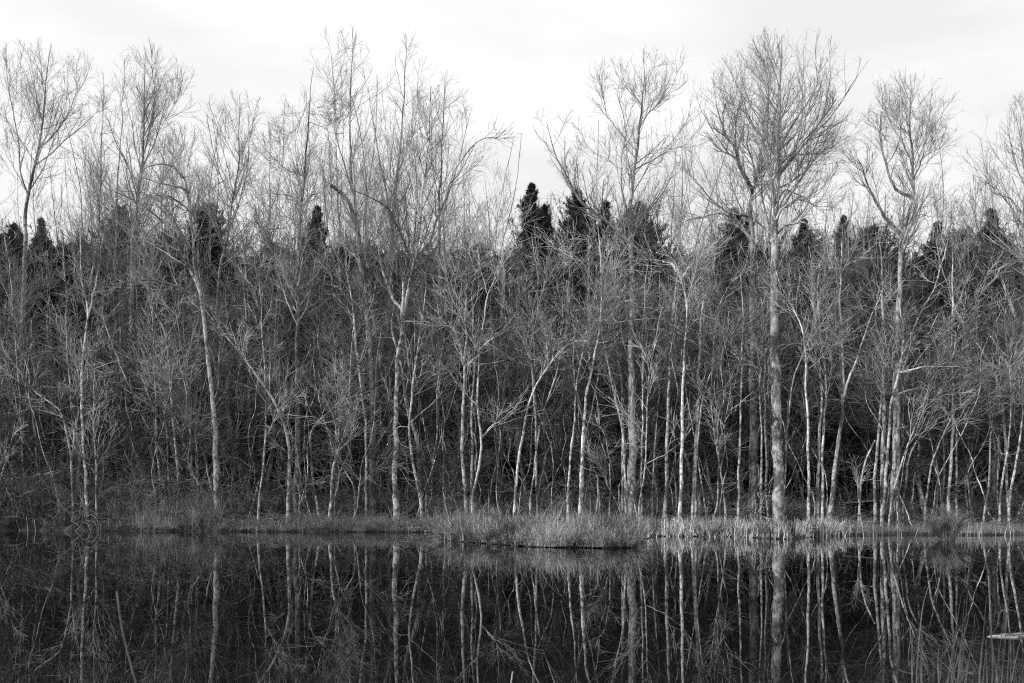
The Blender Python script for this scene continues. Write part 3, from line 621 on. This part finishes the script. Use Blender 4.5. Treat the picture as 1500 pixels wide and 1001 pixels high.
for x, y, h in [(-45, 62, 17), (-50, 57, 16), (-54, 64, 18), (-60, 58, 17), (-44, 70, 20), (-52, 71, 20)]:  # unseen evergreens added out of frame to shade the lower left stems
    i = int(rng.integers(5)); dup(con[i], (x, y, float(ground(x, y))), rng.uniform(0, 6.28), (h/hs[i],)*3, 'unseen evergreen added beyond the left edge to shade the low stems', 'unseen evergreens added beyond the left edge for shade')

# ------------------------------------------------------------------ shrubs and brush on the bank
def shrub(H, n, mat, spread=.5):
    root = empty('shrub', (0, 0, 0), '', 'shrub')
    a = rng.uniform(0, 6.28, n); r = rng.random(n)**.5*.3
    P0 = np.column_stack([np.cos(a)*r, np.sin(a)*r, np.full(n, -.1)])
    d = unit(np.column_stack([np.cos(a)*spread*rng.random(n)*1.6, np.sin(a)*spread*rng.random(n)*1.6, np.ones(n)]))
    st = (H*rng.uniform(.6, 1.1, n)/8)[:, None]; ps = [P0]; p = P0
    for _ in range(8):
        d = unit(d+.14*rng.standard_normal((n, 3))); p = p+d*st; ps.append(p)
    P = np.stack(ps, 1); R = np.tile(np.linspace(.016, .007, 9), (n, 1))
    C2, R2 = sprout(P, R, n*6, .15, 1, 38, 14, lambda pl, t: .35*pl+.1, 6, .18, .02, .6, .009)
    C3, R3 = sprout(C2, R2, n*14, .1, 1, 40, 14, lambda pl, t: .45*pl+.08, 4, .2, .0, .7, .007)
    MB().tubes(P, R, 4).build('stem', mat, root)
    mb = MB(); mb.tubes(C2, R2, 3); mb.tubes(C3, R3, 3); mb.build('crown', mat, root)
    return root
hs = [2.2, 2.6, 1.8, 2.4]
shr = [shrub(h, int(9+3*h), M_SHRUB, .5+.15*i) for i, h in enumerate(hs)]
spots = []
for px in np.linspace(-30, 640, 95):
    Y = rng.uniform(64.3, 67.5) if px < 290 else rng.uniform(65.5, 69.5); spots.append((px+rng.uniform(-8, 8), Y, rng.uniform(1.8, 3.9) if px < 290 else rng.uniform(1.2, 2.4)))
for px in np.linspace(640, 1530, 75):
    spots.append((px, rng.uniform(62.5, 69), rng.uniform(1.0, 2.2)))
place(shr, spots, zoned('fine twiggy grey shrub on the bank'), '', hs)

def blades(n, xf, hmin, hmax, wd, lean, curl, K=4):
    """xf(n) -> x, y positions"""
    x, y = xf(n); n = len(x); z = ground(x, y)
    h = rng.uniform(hmin, hmax, n)*rng.uniform(.6, 1, n)
    a = rng.uniform(0, 6.28, n); ln = np.abs(rng.normal(0, lean, n))
    d = unit(np.column_stack([np.cos(a)*ln, np.sin(a)*ln, np.ones(n)]))
    hz = np.column_stack([np.cos(a), np.sin(a), np.zeros(n)])
    p = np.column_stack([x, y, z-.05]); ps = [p]; cu = np.abs(rng.normal(0, curl, n))[:, None]
    for q in range(K-1):
        d = unit(d + hz*cu*(q+1)*.5 - np.array([0, 0, 1])*cu*.35*q); p = p+d*(h/(K-1))[:, None]; ps.append(p)
    P = np.stack(ps, 1)
    W = wd*rng.uniform(.6, 1.3, n)[:, None]*np.linspace(1, .25, K)[None]
    A = unit(np.cross(d, rng.standard_normal((n, 3)))); A[:, 2] *= .3; A = unit(A)
    return P, W, A
def clumpy(px0, px1, d0, d1, cl=60, sp=.45, land=True):
    def f(n):
        cpx = rng.uniform(px0, px1, cl); cd = rng.uniform(d0, d1, cl)
        w = rng.integers(0, cl, n)
        Y = shore_y(cpx[w])+cd[w]; x = X(cpx[w], Y)+rng.normal(0, sp, n); y = Y+rng.normal(0, sp, n)
        s = x/y*F+PCX; k = (ground(x, y) > .06) if land else np.ones(n, bool)
        return x[k], y[k]
    return f
mb = MB()
mb.ribbons(*blades(15000, clumpy(-40, 645, .0, 4.5, 220, .4), .4, 1.1, .011, .35, .25))
mb.ribbons(*blades(7000, clumpy(-40, 645, -.1, .8, 160, .3), .2, .6, .011, .5, .5))
mb.ribbons(*blades(9000, clumpy(-40, 330, .5, 4, 110, .5), .8, 2.5, .014, .25, .15))
mb.ribbons(*blades(5000, clumpy(-40, 645, .05, .5, 160, .3), .2, .5, .012, .9, .9))
tag(mb.build('bank_grass', M_GRASSD), 'dull dry grass and brush covering the far bank', kind='stuff')
mb = MB()
mb.ribbons(*blades(7000, clumpy(648, 935, .1, 9, 150, .26), .35, 1.5, .017, .25, .22))
mb.ribbons(*blades(9000, clumpy(642, 938, -.05, .7, 90, .3), .35, 1.0, .009, .5, .5))
mb.ribbons(*blades(9000, clumpy(640, 960, 9, 24, 130, .5), .7, 1.5, .011, .2, .15))
mb.ribbons(*blades(1500, clumpy(648, 935, .1, 6, 190, .3), .8, 1.6, .022, .45, .5))
mb.ribbons(*blades(420, clumpy(648, 950, .3, 12, 90, .3), 1.5, 2.6, .016, .15, .15))
tag(mb.build('marsh_grass', M_GRASS), 'tall pale dry grass on the point that juts into the pond', kind='stuff')
mb = MB()
mb.ribbons(*blades(2600, clumpy(945, 1235, .1, 2.5, 90, .22), .25, 1.2, .024, .3, .3))
mb.ribbons(*blades(6000, clumpy(945, 1240, 2, 9, 80, .6), .5, 1.1, .013, .3, .2))
P, W, A = blades(900, clumpy(950, 1245, -.7, 1.0, 60, .25, False), .6, 1.15, .034, .12, .08); P[..., 2] = np.maximum(P[..., 2], -.05) + 0
mb.ribbons(P, W, A)
tag(mb.build('cattails', M_REEDS), 'pale band of dead cattails along the waterline below the largest trunk', kind='stuff')
mb = MB()
mb.ribbons(*blades(12000, clumpy(1235, 1540, .2, 10, 90, .6), .3, .8, .008, .35, .3))
tag(mb.build('bank_grass', M_GRASSD), 'thin dark grass behind the cattail stubs at the right', kind='stuff')

def stalks(pxs, Y, hp, label, group, lean=.14):
    """a clump of dead cattail stalks standing in the water; its stalks are its parts"""
    x0 = X(np.mean(pxs), Y); root = empty('cattail_clump', (x0, Y, 0), label, 'reeds', group)
    for px in pxs:
        h = rng.uniform(.6, 1.1)*hp; x = X(px, Y)-x0; y = rng.uniform(-.4, .5); a = rng.normal(0, lean)
        P = np.array([[x, y, -.3], [x+a*h*.5, y, h*.5], [x+a*h+rng.normal(0, .01), y, h]])
        Q, _ = resample(P, 5); MB().tubes(Q[None], np.linspace(.017, .008, 5)[None]*rng.uniform(.7, 1.2), 5, cap=True).build('stalk', M_REED, root)
    return root
G = 'clumps of cut cattail stalks in the shallows'
stalks([1246, 1250, 1253, 1258, 1264, 1271, 1274, 1278], 51.5, .7, 'pale cattail stubs in the water below the plank platform', G)
stalks([1281, 1283, 1290, 1315, 1319, 1322, 1336], 52, .65, 'pale cattail stubs in the water below the root mound', G)
stalks([1409, 1412, 1417, 1421, 1422, 1428, 1433], 53, .95, 'taller pale cattail stalks just right of the tussock', G)
stalks([1437, 1439, 1441, 1443, 1461, 1469, 1475, 1476, 1481], 53.5, .7, 'sparse pale cattail stubs nearest the right edge', G)
stalks([46, 47.5], 62.5, 1.0, 'two lone pale stalks before the left brush', G)
stalks([652, 655, 661, 668, 676], 45.5, 1.2, 'thin upright stalks at the left tip of the grass point', G)
stalks([1214, 1219, 1226, 1231, 1207, 1237], 51, .8, 'pale cattail stalks below the white pair of stems', G)

# the round grass tussock
Y = 47.5; x0 = X(1386, Y); root = empty('grass_tussock', (x0, Y, 0), 'round bushy grass tussock standing alone in the water below the right-hand stems', 'tussock')
n = 1500; a = rng.uniform(0, 6.28, n); r = rng.random(n)**.6*.38
p = np.column_stack([np.cos(a)*r, np.sin(a)*r, .15-r*.2]); sp = (r*.9+rng.normal(0, .22, n)+.12*np.sin(a*3+1))
d = unit(np.column_stack([np.cos(a)*sp, np.sin(a)*sp, np.ones(n)])); hz = np.column_stack([np.cos(a), np.sin(a), np.zeros(n)])
h = rng.uniform(.35, 1.45, n)*(1+.25*np.sin(a+.6)); ps = [p]
for q in range(4):
    d = unit(d+hz*.10*q-np.array([0, 0, .07])*q); p = p+d*(h/4)[:, None]; ps.append(p)
mb = MB(); mb.ribbons(np.stack(ps, 1), .009*np.linspace(1, .3, 5)[None]*np.ones((n, 1)), unit(np.cross(d, rng.standard_normal((n, 3)))))
mb.build('grass_blades', M_GRASS, root)
u = np.linspace(0, 2*np.pi, 17)[:-1]; rings = []
for zz, rr in ((-.4, .45), (0, .42), (.1, .36), (.18, .2), (.2, .02)):
    rings.append(np.column_stack([np.cos(u)*rr*(1+.1*rng.standard_normal(16)), np.sin(u)*rr, np.full(16, zz)]))
V = np.concatenate(rings); q = np.arange(16); q2 = (q+1) % 16
mb = MB(); mb.add(V, [np.concatenate([np.stack([k*16+q, k*16+q2, k*16+16+q2, k*16+16+q], -1) for k in range(4)])]); mb.build('root_mound', M_BLACK, root)

# dark root mound at the foot of the clump
Y = 62; x0 = X(1292, Y); g = float(ground(x0, Y)); root = empty('root_mound', (x0, Y, g), 'dark mass of gnarled roots at the foot of the thick stem clump', 'roots')
for k in range(11):
    a = k/11*6.28+rng.normal(0, .2); e = rng.uniform(.6, 1.3)
    Q, _ = resample([[math.cos(a)*.15, math.sin(a)*.15, .75], [math.cos(a)*.35*e, math.sin(a)*.35*e, .5], [math.cos(a)*.8*e, math.sin(a)*.8*e, -.15]], 9, noise=.03)
    MB().tubes(Q[None], np.linspace(.13, .05, 9)[None], 7, lump=.15).build('root', M_BLACK, root)

# litter of fallen twigs along the shore and on the point
def litter(n, xf):
    x, y = xf(n); n = len(x); a = rng.uniform(0, 6.28, n); e = rng.normal(.25, .35, n); ln = rng.uniform(.4, 1.6, n)
    p = np.column_stack([x, y, ground(x, y)+rng.uniform(0, .5, n)]); d = unit(np.column_stack([np.cos(a), np.sin(a), e])); ps = [p]
    for q in range(5):
        d = unit(d+.2*rng.standard_normal((n, 3))); p = p+d*(ln/5)[:, None]; ps.append(p)
    P = np.stack(ps, 1); P[..., 2] = np.maximum(P[..., 2], -.02)
    return P, np.linspace(.015, .006, 6)[None]*np.ones((n, 1))
mb = MB(); mb.tubes(*litter(1500, clumpy(-40, 645, .0, 4, 200, .4)), 3); mb.tubes(*litter(500, clumpy(645, 940, .0, 8, 200, .4)), 3); mb.tubes(*litter(900, clumpy(940, 1540, .1, 12, 200, .5)), 3)
tag(mb.build('fallen_twigs', M_SHRUB), 'loose fallen twigs and dead stems littering the shore', kind='stuff')

# plank platform
Y = 68; x0 = X(1257, Y); gp = float(ground(x0, Y)); root = empty('plank_platform', (x0, Y, gp), 'low weathered plank platform half hidden at the foot of the snapped stub', 'platform')
zt = Z(735, Y)-gp
for k in range(3):
    MB().box((0, -.4+k*.36, zt), (1.95, .33, .06), ry=-.07, jit=.01).build('plank', M_PLANK, root, smooth=False)
for sx in (-.7, .7): MB().box((sx, 0, zt/2-.08+sx*.04), (.14, .9, zt+.1), jit=.01).build('support', M_BLACK, root, smooth=False)

# fallen poles lying between the trunks
def fallen(pts, Y, w, label):
    P = np.array([(X(px, Y), 0, Z(py, Y)) for px, py in pts]); b = P[0].copy(); b[1] = Y
    root = empty('fallen_pole', b, label, 'fallen trunk', 'fallen poles among the stems')
    Q = P-P[0]; Q[:, 1] = rng.normal(0, .1, len(Q)); Q, _ = resample(Q, 20, noise=.02); r = w/F*Y/2
    MB().tubes(Q[None], np.linspace(r, r*.6, 20)[None], 7, lump=.06, cap=True).build('trunk', M_MID, root)
    C, R = sprout(Q[None], np.full((1, 20), r), 9, .3, 1, 55, 10, lambda pl, t: .12*pl, 6, .15, .1, .4, .01)
    for q in range(len(C)): MB().tubes(C[q:q+1], R[q:q+1], 4).build('branch', M_TWIGM, root)
fallen([(1010, 735), (1060, 737), (1110, 742)], 65.9, 3, 'thin grey pole lying level behind the stems left of the largest trunk')
fallen([(1150, 741), (1200, 740), (1240, 745)], 66.5, 2.5, 'thin pole lying level just right of the largest trunk')
fallen([(640, 722), (690, 716), (740, 722)], 67, 3, 'fallen pole lying behind the grass by the double-width trunk')
fallen([(1328, 735), (1352, 742), (1378, 752)], 63, 2.5, 'thin branch slanting down behind the tussock')
fallen([(470, 690), (540, 706), (600, 700)], 67, 3, 'long thin fallen branch low across the stems left of the white forked tree')

# bent hoop of bramble at the waterline
Y = 62.2; x0 = X(134, Y); root = empty('bramble', (x0, Y, 0), 'pale bramble bent in a hoop at the waterline before the left brush', 'bramble')
for pts in ([(126, 757), (134, 753), (142, 760), (145, 772), (142, 779)], [(128, 763), (138, 764), (143, 774)], [(110, 780), (122, 765), (136, 772)], [(104, 762), (116, 770), (122, 778)], [(133, 778), (128, 766), (140, 758)], [(96, 778), (108, 768), (112, 752)]):
    Q = np.array([(X(px, Y)-x0, rng.normal(0, .06), max(Z(py, Y), -.05)) for px, py in pts]); Q, _ = resample(Q, 12, noise=.01)
    MB().tubes(Q[None], np.linspace(.014, .008, 12)[None], 5).build('cane', M_REED, root)

# near things: the curved cane, the floating board, reeds on the photographer's bank
def near_stem(name, label, cat, pts, Y, w, mat, group=None, flat=False, dy=0.0):
    P = np.array([(X(px, Y), 0, Z(py, Y)) for px, py in pts]); 
    s = P[-2:]; dr = (s[1]-s[0]); 
    zb = -.35
    if P[-1][2] > zb: P = np.vstack([P, P[-1]+dr/abs(dr[2]+1e-6)*(P[-1][2]-zb)*np.array([.6, 0, 1])])
    P[:, 1] = dy*(P[:, 2]-zb)
    b = P[-1].copy(); b[1] = Y
    root_o = None
    Q = P-P[-1]; Q, _ = resample(Q, 24, noise=.0015, smooth=2); r = w/F*Y/2
    Q = Q[::-1]
    mb = MB()
    rad = np.linspace(r*1.15, r*.75, 24)
    if flat:
        W = rad*np.concatenate([np.ones(16), np.linspace(1, .15, 8)])
        A = np.array([[.9, .3, .1]]); 
        mb.ribbons(Q[None], W[None], unit(A)); mb.ribbons(Q[None]+np.array([0, -.0015, 0]), W[None]*.8, unit(A))
    else:
        rad = rad*(1+.12*(np.arange(24) % 7 == 3)); mb.tubes(Q[None], rad[None], 8, cap=True)
    o = mb.build(name, mat); o.location = b
    return tag(o, label, cat, group)
near_stem('bent_cane', 'single smooth cane curving up out of the near water, blurred by closeness', 'cane', [(171, 866), (174, 895), (178, 925), (186, 962), (203, 1006)], 3.6, 4, M_STEM)
near_stem('bent_cane', 'very thin dark twig beside the blurred curving cane', 'cane', [(163, 972), (158, 990), (154, 1006)], 5.5, 3, M_STEM)
near_stem('reed_stub', 'short pale stub poking from the near water below the grass point', 'reed', [(751, 984), (748, 1003)], 8.0, 3, M_REED)
GR = 'dead reed blades before the camera at the right'
for pts, Y, wd, lab in [([(1375, 822), (1366, 840), (1358, 862), (1353, 880), (1346, 930), (1342, 1004)], 8, 2.6, 'bright narrow reed blade leaning right, tallest of the near reeds'),
                        ([(1497, 925), (1488, 965), (1480, 1004)], 6, 3.2, 'pale blade crossing the floating board at the right edge'),
                        ([(1376, 966), (1385, 976), (1395, 984), (1396, 1004)], 7.5, 2.5, 'short broken bright blade folded sideways low in the water'),
                        ([(1375, 950), (1373, 975), (1374, 1004)], 7, 3, 'short upright dull blade beside the folded bright one'),
                        ([(1441, 925), (1445, 960), (1446, 1004)], 6.5, 3.5, 'dull upright blade left of the floating board')]:
    near_stem('dead_reed', lab, 'reed', pts, Y, wd, M_REED if 'bright' in lab or 'pale' in lab else M_REEDN, GR, flat=True)
for k in range(34):
    px = rng.uniform(1325, 1505); tp = rng.uniform(870, 985); ln = rng.normal(6, 12)
    near_stem('dead_reed', 'dim grey reed blade in the blurred near cluster', 'reed', [(px+ln, tp), (px+ln*.55, (tp+1004)/2), (px, 1004)], rng.uniform(5, 7.5), rng.uniform(2.2, 4.5), M_REEDN, 'dim reed blades in the near cluster', flat=True)
Y = 12.2; x0 = X(1510, Y)
V = np.array([(X(1459, Y), 12.42, .012), (X(1482, Y), 12.33, .015), (X(1545, Y), 12.25, .02), (X(1580, Y), 12.4, .02), (X(1530, Y), 12.62, .03), (X(1492, Y), 12.58, .022)]) - np.array([x0, Y, 0])
B = V.copy(); B[:, 2] = -.04
mb = MB(); mb.add(np.vstack([V, B]), [np.array([[0, 1, 2, 3, 4, 5]]), np.array([[k, k+6, (k+1) % 6+6, (k+1) % 6] for k in range(6)])])
o = mb.build('floating_board', M_WOOD, smooth=False); o.location = (x0, Y, 0); tag(o, 'pale weathered board end floating at the right edge of the pond', 'board')
